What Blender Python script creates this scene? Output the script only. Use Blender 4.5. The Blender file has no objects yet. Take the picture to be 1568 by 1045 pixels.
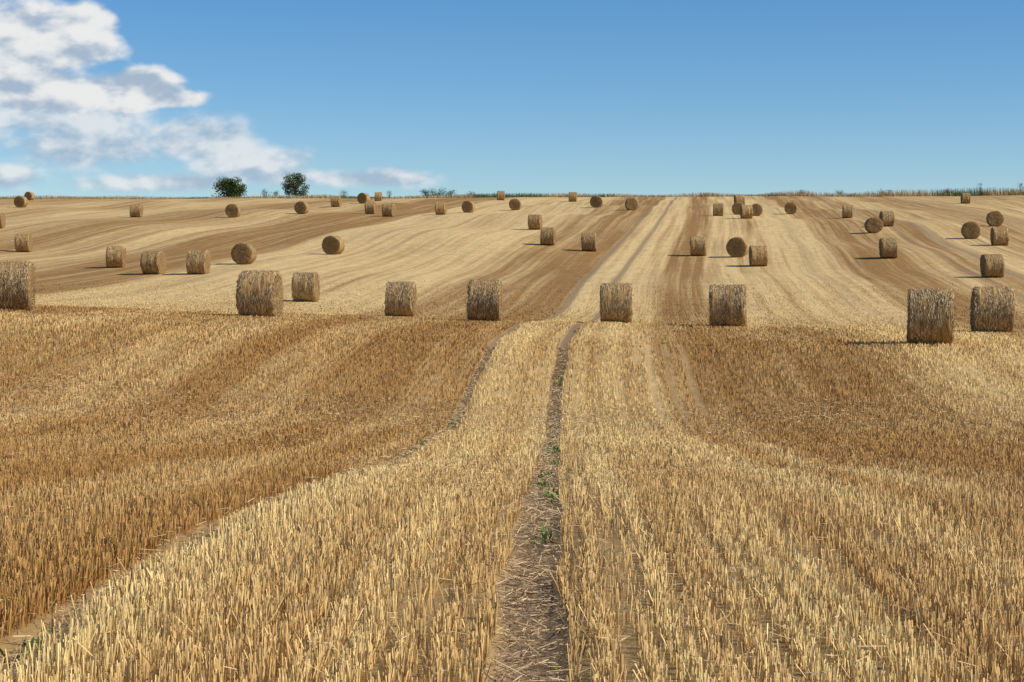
import bpy, math, random
import numpy as np
from mathutils import Vector
rng=np.random.default_rng(7); random.seed(7)
scene=bpy.context.scene
F=3049.0; EYE=1.3

# ---------------------------------------------------------------- helpers
def pchip(xk,yk,x):
    xk=np.asarray(xk,float); yk=np.asarray(yk,float); x=np.asarray(x,float)
    h=np.diff(xk); d=np.diff(yk)/h; m=np.zeros_like(xk)
    for i in range(1,len(xk)-1):
        if d[i-1]*d[i]>0:
            w1=2*h[i]+h[i-1]; w2=h[i]+2*h[i-1]
            m[i]=(w1+w2)/(w1/d[i-1]+w2/d[i])
    m[0]=d[0]; m[-1]=d[-1]
    xc=np.clip(x,xk[0],xk[-1])
    i=np.clip(np.searchsorted(xk,xc)-1,0,len(h)-1)
    t=(xc-xk[i])/h[i]
    return ((2*t**3-3*t**2+1)*yk[i]+(t**3-2*t**2+t)*h[i]*m[i]+(-2*t**3+3*t**2)*yk[i+1]+(t**3-t**2)*h[i]*m[i+1])

CY=[-400,-50,0,7,11,16,20,25,30,37,42,48,53,61,66,76,93,106,118,129,138,152,170,200,213,240,285,320,345,370,450,700,1500,4000]
CZ=[-6,-1.6,-1.28,-1.28,-1.33,-1.57,-1.8,-2.05,-2.25,-2.40,-2.10,-1.5,-1.2,-1.0,-.93,-1.0,-.6,.15,.95,1.6,2.4,3.4,5.0,7.4,8.3,10.1,13.05,15.2,16.7,17.4,18,14,0,-40]
AY=[-400,5,20,50,66,93,118,200,345,4000]
AZ=[0,0,-.01,-.025,-.025,-.02,0,0,.004,.002]
QY=[-400,8,20,32,42,47,55,61,72,4000]
QZ=[0,0,.001,.003,.0060,.0057,.0028,.0018,0,0]
def terrain(x,y):
    x=np.asarray(x,float); y=np.asarray(y,float)
    sg=np.clip(np.abs(y)*.035,0.3,12)
    C=sum(pchip(CY,CZ,y+k*sg)*w for k,w in((-1,.2),(-.5,.2),(0,.2),(.5,.2),(1,.2)))
    A=np.interp(y,AY,AZ); Q=pchip(QY,QZ,y)
    w=.45*np.abs(y)+12
    X=w*np.tanh(x/w)
    Xq=10*np.tanh(x/10)
    z=C+A*X+Q*1.35*Xq**2
    amp=np.clip((np.abs(y)-66)/90,0,1)*np.clip(1-(y-280)/60,0.25,1)*.30
    z=z+amp*(np.sin(x*.11+y*.045+1)*np.sin(y*.085-x*.04)+.35*np.sin(x*.27-.7+y*.10))
    near=np.clip((y-10)/15,0,1)*np.clip((75-y)/15,0,1)*.05
    z=z+near*(np.sin(x*.55+y*.21)*np.sin(y*.33-x*.2+.6))
    return z+EYE
TY=[-400,0,7,25,42,48,61,75,108,134,160,197,270,345,600,4000]
TX=[-2,-.1,.04,.48,.92,1.2,1.95,3.0,5.4,7.75,10.6,14.6,21.5,28.5,45,45]
def tramx(y):
    y=np.asarray(y,float); sg=np.clip(np.abs(y)*.05,.2,12)
    return sum(pchip(TY,TX,y+k*sg) for k in(-1,-.5,0,.5,1))/5
NS=[-25,-20,-16,-13,-11.5,-10,-9,-8,-7.2,-6.5,-5.6,-5,-4.2,-3.5,-2.8,-2.2,-1.95,-1.65,-1.0,-.8,-.2,.2,.55,.7,1,1.3,1.5,2.0,2.2,2.45,2.8,3.2,4,5,5.5,6.5,7.6,8.6,11,12.5,15,20,25]
NB=[.3,.4,.1,.4,.1,.15,.4,.36,.0,.12,.4,.3,.0,.06,.35,.25,.2,.9,.85,.65,.95,.8,.95,.55,.9,.95,.55,.8,.75,.3,.55,.15,.0,.18,.22,-.05,.25,.9,.95,.5,.2,.5,.4]
FS=[-90,-80,-75,-67,-60,-54,-50,-45,-40,-38,-36,-28,-27,-20,-19,-11,-9.5,-8,-6.5,-5,-4,-2.1,-1.7,-.1,.4,2.2,2.8,4.8,5.4,9,10,14,15.2,18.5,20,23,24,27,30,40,50,70]
FB=[.4,.8,.3,.7,.75,.2,.1,.55,.75,.3,.0,.1,.85,1,.75,.95,.7,.15,.4,.05,.1,.05,.85,1,.9,.85,.05,.1,.9,.65,.9,.8,.05,.1,.65,.1,.65,.75,.2,.7,.3,.6]
def band(s,y):
    n=np.interp(s,NS,NB); f=np.interp(s,FS,FB)
    t=np.clip((y-60)/12,0,1)
    return n*(1-t)+f*t
def vnoise(x,y,seed=0):
    xi=np.floor(x).astype(np.int64); yi=np.floor(y).astype(np.int64)
    fx=x-xi; fy=y-yi; fx=fx*fx*(3-2*fx); fy=fy*fy*(3-2*fy)
    def hsh(a,b):
        v=np.sin(a*127.1+b*311.7+seed*74.7)*43758.5453
        return v-np.floor(v)
    return (hsh(xi,yi)*(1-fx)+hsh(xi+1,yi)*fx)*(1-fy)+(hsh(xi,yi+1)*(1-fx)+hsh(xi+1,yi+1)*fx)*fy

def mesh_obj(name,verts,faces,mat=None,cols=None,smooth=False,link=True):
    me=bpy.data.meshes.new(name)
    verts=np.asarray(verts,np.float32); faces=np.asarray(faces,np.int32)
    k=faces.shape[1]
    me.vertices.add(len(verts)); me.vertices.foreach_set("co",verts.ravel())
    me.loops.add(faces.size); me.loops.foreach_set("vertex_index",faces.ravel())
    me.polygons.add(len(faces)); me.polygons.foreach_set("loop_start",np.arange(0,faces.size,k,dtype=np.int32))
    me.polygons.foreach_set("use_smooth",np.full(len(faces),smooth))
    me.update(calc_edges=True)
    if cols is not None:
        a=me.color_attributes.new("col","FLOAT_COLOR","POINT")
        c=np.ones((len(verts),4),np.float32); c[:,:3]=cols
        a.data.foreach_set("color",c.ravel())
    if mat: me.materials.append(mat)
    if not link: return me
    ob=bpy.data.objects.new(name,me); scene.collection.objects.link(ob)
    return ob
def farr(me,name,vals):
    a=me.attributes.new(name,'FLOAT','POINT'); a.data.foreach_set('value',np.asarray(vals,np.float32).ravel())

class NT:
    def __init__(s,tree): s.t=tree; s.n=tree.nodes; s.l=tree.links
    def node(s,ty,**k):
        n=s.n.new(ty)
        for a,b in k.items(): setattr(n,a,b)
        return n
    def set(s,sock,v):
        if isinstance(v,bpy.types.NodeSocket): s.l.new(v,sock)
        elif v is not None: sock.default_value=v
    def math(s,op,a,b=None,c=None,clamp=False):
        n=s.node('ShaderNodeMath',operation=op,use_clamp=clamp)
        s.set(n.inputs[0],a); s.set(n.inputs[1],b); s.set(n.inputs[2],c); return n.outputs[0]
    def vmath(s,op,a,b=None):
        n=s.node('ShaderNodeVectorMath',operation=op)
        s.set(n.inputs[0],a); s.set(n.inputs[1],b)
        return n.outputs['Value'] if op=='LENGTH' else n.outputs[0]
    def comb(s,x,y,z=0.0):
        n=s.node('ShaderNodeCombineXYZ'); s.set(n.inputs[0],x); s.set(n.inputs[1],y); s.set(n.inputs[2],z); return n.outputs[0]
    def noise(s,vec,scale=1,detail=4,rough=.55,dist=0):
        n=s.node('ShaderNodeTexNoise'); s.l.new(vec,n.inputs['Vector'])
        n.inputs['Scale'].default_value=scale; n.inputs['Detail'].default_value=detail
        n.inputs['Roughness'].default_value=rough; n.inputs['Distortion'].default_value=dist
        return n.outputs['Fac']
    def mix(s,f,a,b,mode='MIX'):
        n=s.node('ShaderNodeMix',data_type='RGBA',blend_type=mode)
        s.set(n.inputs[0],f)
        for i,v in((6,a),(7,b)):
            if isinstance(v,(tuple,list)): v=(*v[:3],1)
            s.set(n.inputs[i],v)
        return n.outputs[2]
    def attr(s,name): return s.node('ShaderNodeAttribute',attribute_name=name)
    def remap(s,v,a,b,c,d,smooth=False):
        n=s.node('ShaderNodeMapRange'); n.interpolation_type='SMOOTHSTEP' if smooth else 'LINEAR'
        s.set(n.inputs[0],v)
        for i,q in enumerate((a,b,c,d)): s.set(n.inputs[i+1],q)
        return n.outputs[0]
def newmat(name):
    m=bpy.data.materials.new(name); m.use_nodes=True
    t=NT(m.node_tree); b=m.node_tree.nodes['Principled BSDF']
    b.inputs['Roughness'].default_value=.85; b.inputs['Specular IOR Level'].default_value=.15
    return m,t,b

# ---------------------------------------------------------------- world
SUN_AZ=105; SUN_EL=38
w=bpy.data.worlds.new("World"); scene.world=w; w.use_nodes=True
t=NT(w.node_tree); bg=w.node_tree.nodes['Background']; out=w.node_tree.nodes['World Output']
sky=t.node('ShaderNodeTexSky',sky_type='NISHITA'); sky.sun_disc=False
sky.sun_elevation=math.radians(SUN_EL); sky.sun_rotation=math.radians(SUN_AZ)
sky.altitude=1500; sky.air_density=1.0; sky.dust_density=.02; sky.ozone_density=3.0
hs=t.node('ShaderNodeHueSaturation'); hs.inputs['Saturation'].default_value=1.33; hs.inputs['Value'].default_value=.76
t.l.new(sky.outputs[0],hs.inputs['Color'])
skc=t.mix(1.0,hs.outputs[0],(.97,.98,1.02),'MULTIPLY')
t.l.new(skc,bg.inputs[0]); bg.inputs[1].default_value=.14
tc=t.node('ShaderNodeTexCoord'); sep=t.node('ShaderNodeSeparateXYZ'); t.l.new(tc.outputs['Generated'],sep.inputs[0])
ysafe=t.math('MAXIMUM',sep.outputs[1],.05)
A=t.math('MULTIPLY',t.math('DIVIDE',sep.outputs[0],ysafe),30.49)
E=t.math('MULTIPLY',t.math('DIVIDE',sep.outputs[2],ysafe),30.49)
P=t.comb(A,E,0.0)
def cloudnoise(P):
    return t.noise(t.vmath('MULTIPLY',P,(1.0,1.7,1)),1.0,9,.47,.1)
n1=cloudnoise(P); n2=cloudnoise(t.vmath('ADD',P,(.12,.15,0)))
def blobs(lst):
    cur=None
    for (cx,cy,rx,ry) in lst:
        v=t.vmath('MULTIPLY',t.vmath('SUBTRACT',P,(cx,cy,0)),(1/rx,1/ry,0))
        d=t.math('SUBTRACT',1.0,t.vmath('LENGTH',v))
        cur=d if cur is None else t.math('SMOOTH_MAX',cur,d,.2)
    return cur
thick=blobs([(-7.9,3.85,1.6,.80),(-6.75,3.86,.85,.62),(-7.5,3.12,2.1,.48),(-6.0,3.10,1.25,.40),(-5.4,3.0,.8,.2),(-8.8,3.6,1.9,1.2)])
thin=blobs([(-6.6,2.28,2.0,.50),(-4.8,2.35,1.4,.46),(-4.0,2.05,1.4,.32),(-7.8,1.8,.9,.30),(-2.2,1.76,1.3,.18),(-5.4,1.7,1.7,.2),(-3.6,1.8,1.1,.2),(-7.2,2.7,2.4,.42)])
nn=t.math('SUBTRACT',n1,.5)
m1=t.remap(t.math('MULTIPLY_ADD',nn,1.5,thick),.0,.32,0,1,True)
m2=t.remap(t.math('MULTIPLY_ADD',nn,1.8,thin),-.06,.66,0,.80,True)
mask=t.math('MAXIMUM',m1,m2)
mask=t.math('MULTIPLY',mask,t.math('GREATER_THAN',sep.outputs[1],.06))
relief=t.math('SUBTRACT',n1,n2)
core=t.math('MULTIPLY_ADD',nn,.8,.48)
lowf=t.remap(E,1.6,4.2,-.05,.22)
sh=t.remap(t.math('ADD',lowf,t.math('MULTIPLY_ADD',relief,3.4,core)),.05,.9,0,1,True)  # sunlit and shaded cloud sides, painted into the cloud colour
ccol=t.mix(sh,(.38,.48,.61),(.82,.83,.83))
bg2=t.node('ShaderNodeBackground'); t.l.new(ccol,bg2.inputs[0]); bg2.inputs[1].default_value=1
ms=t.node('ShaderNodeMixShader'); t.l.new(mask,ms.inputs[0]); t.l.new(bg.outputs[0],ms.inputs[1]); t.l.new(bg2.outputs[0],ms.inputs[2])
t.l.new(ms.outputs[0],out.inputs[0])

sd=bpy.data.lights.new("sun","SUN"); sd.energy=5.0; sd.angle=math.radians(.5); sd.color=(1,.94,.82)
so=bpy.data.objects.new("sun",sd); scene.collection.objects.link(so)
az=math.radians(SUN_AZ); el=math.radians(SUN_EL)
S=Vector((math.sin(az)*math.cos(el),math.cos(az)*math.cos(el),math.sin(el)))
so.rotation_euler=(-S).to_track_quat('-Z','Y').to_euler(); so.location=(60,0,60)

# ---------------------------------------------------------------- camera
cd=bpy.data.cameras.new("camera"); cam=bpy.data.objects.new("camera",cd); scene.collection.objects.link(cam)
cam.location=(0,0,EYE); cam.rotation_euler=(math.radians(90),0,0)
cd.sensor_width=36; cd.lens=36*F/1568; cd.shift_y=-(522.5-450)/1568; cd.clip_end=9000; cd.clip_start=.1
scene.camera=cam
scene.view_settings.view_transform='Standard'; scene.view_settings.look='None'

# ---------------------------------------------------------------- ground
PALE=(.69,.485,.215); BROWN=(.32,.172,.053)
gm,t,b=newmat("stubble_field_ground")
band_=t.attr('band').outputs['Fac']; s_=t.attr('swath').outputs['Fac']; tr_=t.attr('track').outputs['Fac']; nr_=t.attr('near').outputs['Fac']
geo=t.node('ShaderNodeNewGeometry'); sp=t.node('ShaderNodeSeparateXYZ'); t.l.new(geo.outputs['Position'],sp.inputs[0])
Y=sp.outputs[1]; pos=geo.outputs['Position']
strk=t.noise(t.comb(t.math('MULTIPLY',s_,.8),t.math('MULTIPLY',Y,.008)),1,3,.6)
fine=t.noise(t.comb(t.math('MULTIPLY',s_,2.0),t.math('MULTIPLY',Y,.02)),1,4,.72)
mott=t.noise(t.comb(t.math('MULTIPLY',s_,.25),t.math('MULTIPLY',Y,.05)),1,5,.6)
grain=t.noise(pos,7,6,.8)
grain2=t.noise(t.vmath('MULTIPLY',pos,(1,.35,1)),1.6,6,.75)
f=t.math('ADD',band_,t.math('MULTIPLY',t.math('SUBTRACT',strk,.5),1.4))
f=t.math('ADD',f,t.math('MULTIPLY',t.math('SUBTRACT',fine,.5),2.3))
f=t.math('ADD',f,t.math('MULTIPLY',t.math('SUBTRACT',mott,.5),.6),clamp=True)
c=t.mix(f,BROWN,PALE)
g=t.math('ADD',t.remap(grain,.3,.7,.74,1.2),t.remap(grain2,.3,.7,-.18,.18))
c=t.mix(1.0,c,t.comb(g,g,g),'MULTIPLY')
soil=t.mix(grain,(.13,.08,.045),(.38,.26,.15))
c=t.mix(t.math('MULTIPLY',tr_,.9),c,soil)
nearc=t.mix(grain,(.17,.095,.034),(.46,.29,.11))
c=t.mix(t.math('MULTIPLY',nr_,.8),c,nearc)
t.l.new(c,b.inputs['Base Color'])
bp=t.node('ShaderNodeBump'); bp.inputs['Strength'].default_value=.5; bp.inputs['Distance'].default_value=.07
t.l.new(t.math('ADD',grain,t.math('MULTIPLY',fine,1.0)),bp.inputs['Height']); t.l.new(bp.outputs[0],b.inputs['Normal'])

sd_=np.arange(-2.4,.9,.05)
def grow(a,b,st,r):
    o=[a]; 
    while o[-1]<b: o.append(o[-1]+st); st*=r
    return np.array(o)
right=grow(.9,140,.1,1.03); right=np.concatenate([right[right<60],np.arange(60,160,1.6),grow(160,2500,4,1.15)])
left=-grow(2.4,140,.1,1.03)[::-1]; left=np.concatenate([(-grow(160,2500,4,1.15))[::-1],-np.arange(60,160,1.6)[::-1],left[left>-60]])
sg=np.unique(np.concatenate([left,sd_,right]))
yg=np.unique(np.concatenate([-grow(2,400,1,1.2)[::-1],np.arange(-2,30,.2),np.arange(30,90,.4),np.arange(90,400,1.2),grow(400,4000,3,1.1)]))
SG,YG=np.meshgrid(sg,yg); XG=SG+tramx(YG)
def trackmask(s,y):
    wob=.05*(vnoise(y*.9,y*0+2.,5)-.5)
    a=np.clip((.16-np.abs(s+wob))/.05,0,1); b_=np.clip((.13-np.abs(s+1.8+wob))/.05,0,1)*.85
    far=np.clip((y-70)/60,0,1)
    return np.maximum(a,b_)*(1-.2*far)
def trackfar(s,y):
    return np.maximum(np.clip((.32-np.abs(s))/.2,0,1),np.clip((.32-np.abs(s+1.9))/.2,0,1))*np.clip((y-70)/30,0,1)*.75
TM=trackmask(SG,YG)
TM2=0
for q,k_ in ((12.4,.3),(22,.75),(24,.75),(33,.4),(35,.4),(-31,.35),(-24,.3)):
    TM2=np.maximum(TM2,np.clip((.42-np.abs(SG-q))/.25,0,1)*np.clip((YG-75)/25,0,1)*k_)
TM2=np.maximum(TM2,trackfar(SG,YG))
ZG=terrain(XG,YG)-.05*TM*np.clip(1-(YG-40)/30,0,1)
ny,nx=SG.shape
idx=np.arange(ny*nx).reshape(ny,nx)
faces=np.stack([idx[:-1,:-1],idx[:-1,1:],idx[1:,1:],idx[1:,:-1]],-1).reshape(-1,4)
g_=mesh_obj("ground",np.stack([XG,YG,ZG],-1).reshape(-1,3),faces,gm,smooth=True)
farr(g_.data,'band',band(SG,YG)); farr(g_.data,'swath',SG); farr(g_.data,'track',np.maximum(TM,TM2))
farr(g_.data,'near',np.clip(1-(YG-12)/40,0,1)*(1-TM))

# ---------------------------------------------------------------- stubble
sm,t,b=newmat("straw_stalks")
ca=t.attr('col').outputs['Color']; t.l.new(ca,b.inputs['Base Color'])
b.inputs['Roughness'].default_value=.55; b.inputs['Specular IOR Level'].default_value=.3
def stalk_cols(s,y,n,r):
    bd=band(s,y)+(r.random(n)-.5)*.35+(vnoise(s*.9,y*.06,11)-.5)*.7+(vnoise(s*3.3,y*.12,12)-.5)*.7
    bd=np.clip(bd,0,1)[:,None]
    c=np.array([.53,.285,.082])*(1-bd)+np.array([.94,.67,.29])*bd
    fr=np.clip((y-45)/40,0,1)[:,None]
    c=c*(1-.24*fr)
    dark=(r.random(n)<.14)[:,None]
    c=np.where(dark,c*.5,c)
    return np.clip(c*(0.78+.4*r.random(n))[:,None],0,.95)
def make_stubble(y0,y1,dens,hscale=1.0,fade=False):
    n=int(dens*(.53*(y1*y1-y0*y0)/2+ (y1-y0)*2.5))
    yy=np.linspace(y0,y1,400); wd=(.53*yy+2.5)*(((y1-yy)/(y1-y0))*2 if fade else 1); cdf=np.cumsum(wd); cdf/=cdf[-1]
    y=np.interp(rng.random(n),cdf,yy)
    x=(rng.random(n)-.5)*(.53*y+2.5)
    s=x-tramx(y)
    sp=.14
    k=np.round(s/sp); s=k*sp+rng.normal(0,.025,n)+.012*np.sin(y*1.7+k)
    y=y+ (np.round(y*11+k*.37)/11-k*.37/11-y)*.55*(rng.random(n)<.6)+rng.normal(0,.012,n)
    keep=trackmask(s,y)<.3*rng.random(n)+.15
    keep&=vnoise(s*2.2,y*1.6,22)>rng.random(n)*.28
    rowgap=np.abs(np.sin(k*12.9898)*43758.5453)%1.0
    keep&=~((rowgap<.10)&(vnoise(k*3.1,y*.10,8)>.45)&(rng.random(n)<.55))
    keep&=~((np.abs(s-.40-.02*np.sin(y*.8))<.035)&(rng.random(n)<.9))
    keep&=~((np.abs(s-.92-.02*np.sin(y*.6))<.03)&(y<26)&(rng.random(n)<.6))
    for q in(2.1,2.5,2.95): keep&=~((np.abs(s-q)<.08)&(y>37)&(y<49+q)&(rng.random(n)<.95))
    s=s[keep]; y=y[keep]; n=len(s)
    x=s+tramx(y); z=terrain(x,y)
    h=(.090+rng.normal(0,.016,n))*(.68+.64*vnoise(s*1.1,y*.4,31))*hscale
    h*=np.where(rng.random(n)<.22,.55,1)
    w=np.maximum(.0019,.00012*y)*(.6+.8*rng.random(n))
    lean=np.where(rng.random(n)<.14,.5,.12)
    lx=rng.normal(0,1,n)*lean*h; ly=rng.normal(0,1,n)*lean*h
    a=rng.normal(.35,.9,n)
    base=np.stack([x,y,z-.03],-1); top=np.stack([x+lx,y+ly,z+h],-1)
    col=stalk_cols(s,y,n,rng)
    cb=col*np.array([.66,.58,.48]); ct=col  # darker stalk base: shade low in the stubble put into the colour
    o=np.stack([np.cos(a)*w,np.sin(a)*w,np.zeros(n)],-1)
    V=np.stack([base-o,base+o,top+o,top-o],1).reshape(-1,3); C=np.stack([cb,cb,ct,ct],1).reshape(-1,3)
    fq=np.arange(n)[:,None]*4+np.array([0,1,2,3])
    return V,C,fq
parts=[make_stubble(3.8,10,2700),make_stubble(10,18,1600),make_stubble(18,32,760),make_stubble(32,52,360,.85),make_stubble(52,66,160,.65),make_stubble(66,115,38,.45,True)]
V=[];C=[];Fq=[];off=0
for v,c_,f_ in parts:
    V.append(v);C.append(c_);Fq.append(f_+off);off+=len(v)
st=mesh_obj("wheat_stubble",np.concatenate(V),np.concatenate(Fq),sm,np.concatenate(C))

def litter(n,y0,y1,intrack):
    yy=np.linspace(y0,y1,300); wd=(.5*yy+2) if not intrack else np.ones(300); cdf=np.cumsum(wd); cdf/=cdf[-1]
    y=np.interp(rng.random(n),cdf,yy)
    if intrack:
        s=np.where(rng.random(n)<.6,-.02,-1.8)+rng.normal(0,.11,n); x=s+tramx(y)
        z=terrain(x,y)-.045+rng.random(n)*.025
    else:
        x=(rng.random(n)-.5)*(.5*y+2); z=terrain(x,y)+.0+rng.random(n)*.07; s=x-tramx(y)
    L=.02+.10*rng.random(n)**2; a=rng.random(n)*6.283; tilt=rng.normal(0,.25,n)
    d=np.stack([np.cos(a),np.sin(a),tilt],-1)*L[:,None]/2
    w=np.maximum(.0014,.0001*y)*(.6+.8*rng.random(n))
    p=np.stack([-np.sin(a)*w,np.cos(a)*w,w*.7],-1)
    c=np.stack([x,y,z+.012],-1)
    V=np.stack([c-d-p,c-d+p,c+d+p,c+d-p],1).reshape(-1,3)
    b_=rng.random(n)[:,None]**(1.5 if intrack else 1)
    col=(np.array([.24,.15,.075])*(1-b_)+np.array([.78,.57,.30])*b_)
    return V,np.repeat(col,4,0),np.arange(n)[:,None]*4+np.array([0,1,2,3])
ps=[litter(34000,4,50,True),litter(60000,4,40,False)]
V=np.concatenate([p[0] for p in ps]); C=np.concatenate([p[1] for p in ps]); Fq=np.concatenate([ps[0][2],ps[1][2]+len(ps[0][0])])
mesh_obj("loose_straw",V,Fq,sm,C)

# ---------------------------------------------------------------- bales
R=.72; LEN=1.09
bm_,t,b=newmat("bale_straw_side")
tc=t.node('ShaderNodeTexCoord'); ob=tc.outputs['Object']; oi=t.node('ShaderNodeObjectInfo')
rnd=t.math('MULTIPLY',oi.outputs['Random'],37.0); obs=t.vmath('ADD',ob,t.comb(rnd,0.0,0.0))
st1=t.noise(t.vmath('MULTIPLY',obs,(20,2.2,2.2)),1,5,.7)
st2=t.noise(t.vmath('MULTIPLY',obs,(60,9,9)),1,4,.7)
st3=t.noise(obs,2.2,3,.5)
v=t.math('ADD',t.math('MULTIPLY',st1,.6),t.math('MULTIPLY',st2,.4))
c=t.mix(t.remap(v,.41,.61,0,1),(.115,.058,.019),(.72,.49,.22))
c=t.mix(t.remap(st3,.35,.65,0,.5),c,(.32,.165,.052))
tone=t.remap(oi.outputs['Random'],0,1,.82,1.12)
c=t.mix(1.0,c,t.comb(tone,tone,tone),'MULTIPLY')
t.l.new(c,b.inputs['Base Color'])
bp=t.node('ShaderNodeBump'); bp.inputs['Strength'].default_value=1.0; bp.inputs['Distance'].default_value=.06
t.l.new(v,bp.inputs['Height']); t.l.new(bp.outputs[0],b.inputs['Normal'])
be_,t,b=newmat("bale_straw_end")
tc=t.node('ShaderNodeTexCoord'); ob=tc.outputs['Object']
sp=t.node('ShaderNodeSeparateXYZ'); t.l.new(ob,sp.inputs[0])
ang=t.math('ARCTAN2',sp.outputs[2],sp.outputs[1]); rr=t.vmath('LENGTH',t.comb(sp.outputs[1],sp.outputs[2]))
spi=t.math('SINE',t.math('ADD',t.math('MULTIPLY',rr,52),ang))
nz=t.noise(ob,28,6,.75); nb=t.noise(ob,4,3,.6)
v=t.math('ADD',t.math('MULTIPLY',spi,.07),nz)
c=t.mix(t.remap(v,.3,.7,0,1),(.10,.056,.021),(.46,.28,.11))
c=t.mix(t.remap(nb,.35,.65,0,.3),c,(.22,.13,.05))
t.l.new(c,b.inputs['Base Color'])
bp=t.node('ShaderNodeBump'); bp.inputs['Strength'].default_value=.8; bp.inputs['Distance'].default_value=.04
t.l.new(v,bp.inputs['Height']); t.l.new(bp.outputs[0],b.inputs['Normal'])
def bale_mesh(seed,nfib):
    r=np.random.default_rng(seed)
    prof=[(-.5,.0),(-.5,.25),(-.5,.5),(-.502,.75),(-.497,.92),(-.48,.975),(-.44,.997)]+[(q,1.0) for q in np.linspace(-.37,.37,13)]+[(.44,.997),(.48,.975),(.497,.92),(.502,.75),(.5,.5),(.5,.25),(.5,0.)]
    NA=72; th=np.linspace(0,2*np.pi,NA,endpoint=False)
    ph=r.random(8)*6.28
    V=[]
    for (px,pr) in prof:
        wob=1+.018*np.sin(2*th+ph[0])+.014*np.sin(3*th+ph[1]+px*3)+.006*np.sin(7*th+px*9+ph[2])+.008*r.normal(0,1,NA)*(.3+.7*pr)
        wob*=1+.014*np.sin(px*14+ph[3])+.009*r.normal()
        rad=R*pr*wob
        xx=px*LEN+(.03*np.sin(th+ph[4])+.014*r.normal(0,1,NA))*(abs(px)>.46)*min(1,pr*3)
        yv=rad*np.cos(th); zv=rad*np.sin(th)
        zv=np.where(zv<-.65,-.65+(zv+.65)*.3,zv)
        V.append(np.stack([xx+0*th,yv,zv],-1))
    V=np.array(V); m=len(prof)
    ii=np.arange(m*NA).reshape(m,NA); jn=np.roll(ii,-1,1)
    fc=np.stack([ii[:-1],jn[:-1],jn[1:],ii[1:]],-1).reshape(-1,4)
    ringid=np.repeat(np.arange(m-1),NA)
    V=V.reshape(-1,3)
    n=nfib; nside=int(n*.75)
    th=r.random(nside)*6.283; xx=(r.random(nside)-.5)*LEN*.98
    rad=R*(1.0+.016*r.random(nside))
    c=np.stack([xx,rad*np.cos(th),rad*np.sin(th)],-1)
    tang=np.stack([np.zeros(nside),-np.sin(th),np.cos(th)],-1); nrm=np.stack([np.zeros(nside),np.cos(th),np.sin(th)],-1)
    ax=np.array([1.,0,0])[None]
    dev=r.normal(0,.25,nside)[:,None]
    d=tang*np.cos(dev)+ax*np.sin(dev)+nrm*r.normal(0,.17,nside)[:,None]
    sd2=ax*np.cos(dev)-tang*np.sin(dev)
    ne=n-nside; te=r.random(ne)*6.283; re=R*np.sqrt(r.random(ne))*.98; sgn=np.where(r.random(ne)<.5,-1,1)
    ce=np.stack([sgn*(LEN/2+.012),re*np.cos(te),re*np.sin(te)],-1)
    ta=te+1.57+r.normal(0,.7,ne)
    de=np.stack([sgn*r.normal(0,.3,ne),np.cos(ta),np.sin(ta)],-1); se=np.stack([np.zeros(ne),-np.sin(ta),np.cos(ta)],-1)
    c=np.concatenate([c,ce]); d=np.concatenate([d,de]); s2=np.concatenate([sd2,se])
    L=(.05+.18*r.random(n)**1.5)[:,None]/2; w=(.003+.005*r.random(n))[:,None]
    L[nside:]*=.7
    c[:,2]=np.maximum(c[:,2],-.66)
    Vf=np.stack([c-d*L-s2*w,c-d*L+s2*w,c+d*L+s2*w,c+d*L-s2*w],1).reshape(-1,3)
    q=r.random(n)[:,None]**1.8; q[nside:]*=.6
    col=np.array([.17,.088,.03])*(1-q)+np.array([.92,.73,.42])*q
    Vall=np.concatenate([V,Vf]); Fall=np.concatenate([fc,np.arange(n)[:,None]*4+np.array([0,1,2,3])+len(V)])
    cols=np.concatenate([np.ones((len(V),3))*.4,np.repeat(col,4,0)])
    me=mesh_obj("round_straw_bale_mesh",Vall,Fall,None,cols,smooth=True,link=False)
    me.materials.append(bm_); me.materials.append(be_); me.materials.append(sm)
    mi=np.where((ringid<4)|(ringid>=m-1-4),1,0)
    mi=np.concatenate([mi,np.full(n,2)]).astype(np.int32)
    me.polygons.foreach_set("material_index",mi); me.update()
    return me
near_m=[bale_mesh(i,3800) for i in range(4)]; far_m=[bale_mesh(10+i,900) for i in range(4)]

# bale positions on the field, decimetres: 4 digits (x+120 m), 4 digits y
BP="105805671125059311010956115707711191065612360688127006461303049013450601094212980983120510121194082615251025130010691460080221100907209209732150097525481005261810402250106721501122218211482370120424701183302512211808122815451258149512902950130324251340232813361455136214301366134214232152148825221458226814392030147522421520228515642160151717451541181214581365157816401580155216411818148611861807266506022425041032600737179209943068"
YAW=[4,-5,-6,-2,-5,-3,-9,-9,-9, 2,-8,-5,0,82,75,-2,85,80,-6,70,-5,-12,-5,80,85,0,-8,-6,-7,0,80,95,-6,78,2,-6,4,85,3,85,85,-6,92,4,-2,85,-1,88,0,-3,80,80,0,3]
for i,yaw in enumerate(YAW):
    x=int(BP[8*i:8*i+4])/10-120; y=int(BP[8*i+4:8*i+8])/10
    me=(near_m if y<100 else far_m)[i%4]
    o=bpy.data.objects.new("round_straw_bale",me); scene.collection.objects.link(o)
    o.location=(x,y,float(terrain(x,y))+.66); o.rotation_euler=(0,0,math.radians(yaw))
    q=random.uniform(.97,1.05); o.scale=(q*random.uniform(.97,1.04),q,q)

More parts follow.
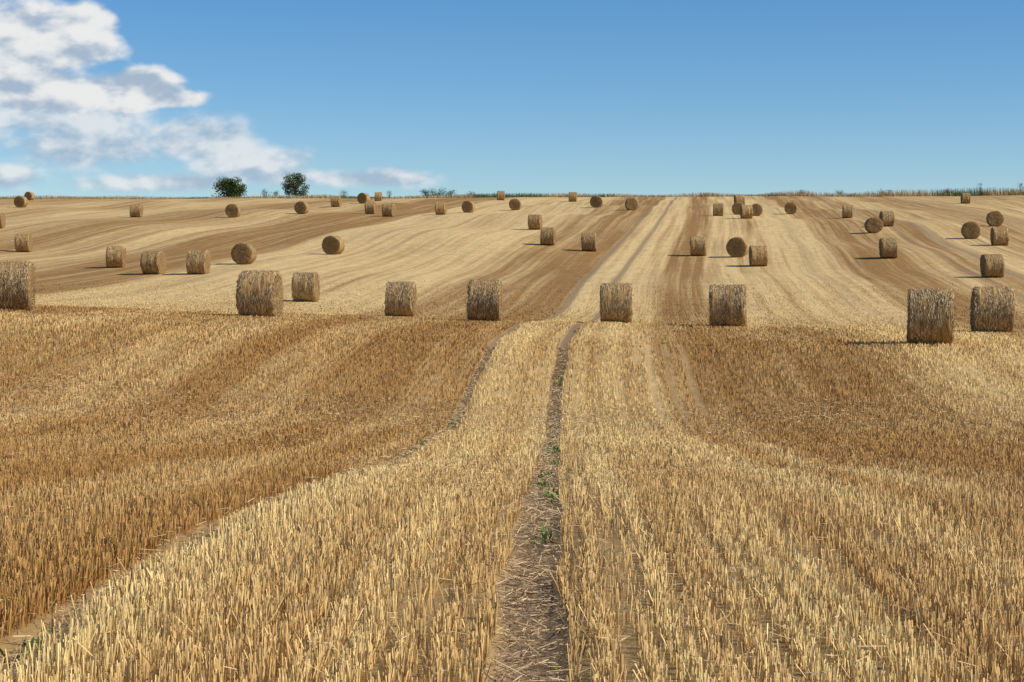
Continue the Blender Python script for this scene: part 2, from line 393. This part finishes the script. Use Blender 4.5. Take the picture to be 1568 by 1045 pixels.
# ---------------------------------------------------------------- field margin grass
mm,t,b=newmat("margin_grass")
t.l.new(t.attr('col').outputs['Color'],b.inputs['Base Color'])
n=60000
x=(rng.random(n)-.5)*300; y=346+rng.random(n)*8+x*0
dn=vnoise(x*.35,y*0,41); k=rng.random(n)<.35+.65*dn; x=x[k];y=y[k];n=len(x)
z=terrain(x,y); h=(.3+.5*rng.random(n)**1.5)*(.5+.9*vnoise(x*.12,y*0+3,42))
h*=np.clip(.9+x/130,.8,1.7)
a=rng.random(n)*3.14; w=.02+.03*rng.random(n)
o_=np.stack([np.cos(a)*w,np.sin(a)*w,np.zeros(n)],-1)
bs=np.stack([x,y,z-.05],-1); tp=np.stack([x+rng.normal(0,.12,n),y,z+h],-1)
gq=((vnoise(x*.2,y*0+9,43)+.25*rng.random(n))>.80)[:,None]
col=np.where(gq,np.array([.12,.15,.045]),np.array([.42,.29,.13]))*(.6+.7*rng.random(n))[:,None]
mesh_obj("field_margin_grass",np.stack([bs-o_,bs+o_,tp+o_*.3,tp-o_*.3],1).reshape(-1,3),np.arange(n)[:,None]*4+np.array([0,1,2,3]),mm,np.repeat(col,4,0))

# ---------------------------------------------------------------- trees and bushes
lm,t,b=newmat("leaves"); t.l.new(t.attr('col').outputs['Color'],b.inputs['Base Color'])
bk,t,b=newmat("bark"); tc=t.node('ShaderNodeTexCoord')
t.l.new(t.mix(t.noise(tc.outputs['Object'],6,4),(.06,.045,.03),(.16,.12,.08)),b.inputs['Base Color'])
def tube(pts,rad,V,Fc):
    k=7; base=len(V)
    for i,(p,r_) in enumerate(zip(pts,rad)):
        for j in range(k):
            a=j/k*6.283; V.append((p[0]+math.cos(a)*r_,p[1]+math.sin(a)*r_,p[2]))
    for i in range(len(pts)-1):
        for j in range(k):
            a=base+i*k+j; b_=base+i*k+(j+1)%k
            Fc.append((a,b_,b_+k,a+k))
def tree(name,x,y,width,height,trunk_h,seed,nleaf=3500,green=(.055,.085,.028)):
    r=np.random.default_rng(seed)
    z0=float(terrain(x,y)); V=[];Fc=[]
    cz=(trunk_h+height)/2; hz=(height-trunk_h)/2; hx=width/2
    tube([(0,0,-.3),(.03,0,trunk_h),(.08,.02,cz),(0,0,height*.8)],[width*.045,width*.035,width*.022,width*.008],V,Fc)
    cl=[]
    for i in range(30):
        a=r.random()*6.283; q=r.random()**.5; zz=r.uniform(-.9,.9); rr=math.sqrt(max(0,1-zz*zz*.8))*q
        c=np.array([rr*math.cos(a)*hx*.85,rr*math.sin(a)*hx*.85,cz+zz*hz*.85]); cl.append((c,r.uniform(.14,.24)*width))
        if i<14:
            st_=np.array([0,0,max(.2,trunk_h*.8+ (c[2]-trunk_h)*.25)])
            mid=(st_+c)/2+np.array([0,0,-.1])
            tube([tuple(st_),tuple(mid),tuple(c)],[width*.02,width*.013,width*.005],V,Fc)
    pts=[];cols=[]
    for _ in range(nleaf):
        c,rad=cl[r.integers(len(cl))]
        d=r.normal(0,1,3); d/=np.linalg.norm(d); p=c+d*rad*r.random()**.4*np.array([1,1,.8])
        if p[2]<trunk_h*.5+.05: continue
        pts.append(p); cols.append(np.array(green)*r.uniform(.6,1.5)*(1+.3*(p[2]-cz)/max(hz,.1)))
    pts=np.array(pts); n=len(pts); cols=np.array(cols)
    u=r.normal(0,1,(n,3)); u/=np.linalg.norm(u,axis=1)[:,None]; v=np.cross(u,r.normal(0,1,(n,3))); v/=np.linalg.norm(v,axis=1)[:,None]
    sz=(width*.02*(.6+r.random(n)))[:,None]
    LV=np.stack([pts-u*sz,pts-v*sz*.6,pts+u*sz,pts+v*sz*.6],1).reshape(-1,3)
    nv=len(V); Vall=np.concatenate([np.array(V),LV]); Fall=np.concatenate([np.array(Fc),np.arange(n)[:,None]*4+np.array([0,1,2,3])+nv])
    call=np.concatenate([np.ones((nv,3))*.1,np.repeat(cols,4,0)])
    o=mesh_obj(name,Vall,Fall,None,call); o.data.materials.append(bk); o.data.materials.append(lm)
    o.data.polygons.foreach_set("material_index",np.concatenate([np.zeros(len(Fc)),np.ones(n)]).astype(np.int32)); o.data.update()
    o.location=(x,y,z0)
tree("round_tree",-54.5,385,6.6,5.3,.4,1,6500)
tree("hawthorn_tree",-41.8,385,5.4,5.9,1.0,2,5000,(.07,.095,.04))
for i,(x_,w_,h_) in enumerate([(-45.7,2.4,2.3),(-43.8,1.8,2.0),(-22.8,1.4,2.1),(-31.3,1.8,2.0),(-15.7,3.4,2.1),(-13.6,3.6,2.3),(-11.4,3.0,2.1),(-7.5,3,1.5),(86.9,1.2,3.2),(68.7,1.6,2.1),(70.1,1.2,1.8),(53.8,1.5,1.8),(94.4,2,3.2),(81,2.4,1.9),(61,2.2,1.6)]):
    tree("shrub",x_,370,w_,h_,.2,20+i,900)

# ---------------------------------------------------------------- weeds in the wheel tracks
wm,t,b=newmat("weed_leaves"); t.l.new(t.attr('col').outputs['Color'],b.inputs['Base Color'])
V=[];C=[]
for (s,y,rad,n) in [(.12,27.5,.22,240),(.1,30,.2,160),(-.02,17,.12,60),(.05,15.2,.15,60),(.0,20,.12,60),(.15,58,.25,60),(-1.78,36,.25,60),(-1.8,29,.15,40),(-1.8,9.4,.08,40),(-1.8,7.3,.08,30),(.05,11,.07,30),(5.2,48,.22,60),(.1,44,.2,60),(.05,24,.12,60),(-8.4,50,.2,25),(1.1,13,.06,18),(-4.5,30,.1,20),(3.,22,.06,15)]:
    for _ in range(n):
        yy=y+rng.normal(0,rad*2.0); ss=s+rng.normal(0,rad*.35); x=ss+float(tramx(yy)); z=float(terrain(x,yy))-.03
        a=rng.random()*6.283; Lf=rng.uniform(.03,.09); w=rng.uniform(.004,.010)+.0002*yy; el_=rng.uniform(.3,1.4)
        d=np.array([math.cos(a)*math.cos(el_),math.sin(a)*math.cos(el_),math.sin(el_)])*Lf; p=np.array([-math.sin(a),math.cos(a),0])*w
        c0=np.array([x,yy,z]); V+=[c0,c0+d*.5-p,c0+d,c0+d*.5+p]; C+=[np.array([.14,.21,.05])*rng.uniform(.6,1.5)]*4
n=len(V)//4
mesh_obj("green_weeds",np.array(V),np.arange(n)[:,None]*4+np.array([0,1,2,3]),wm,np.array(C))
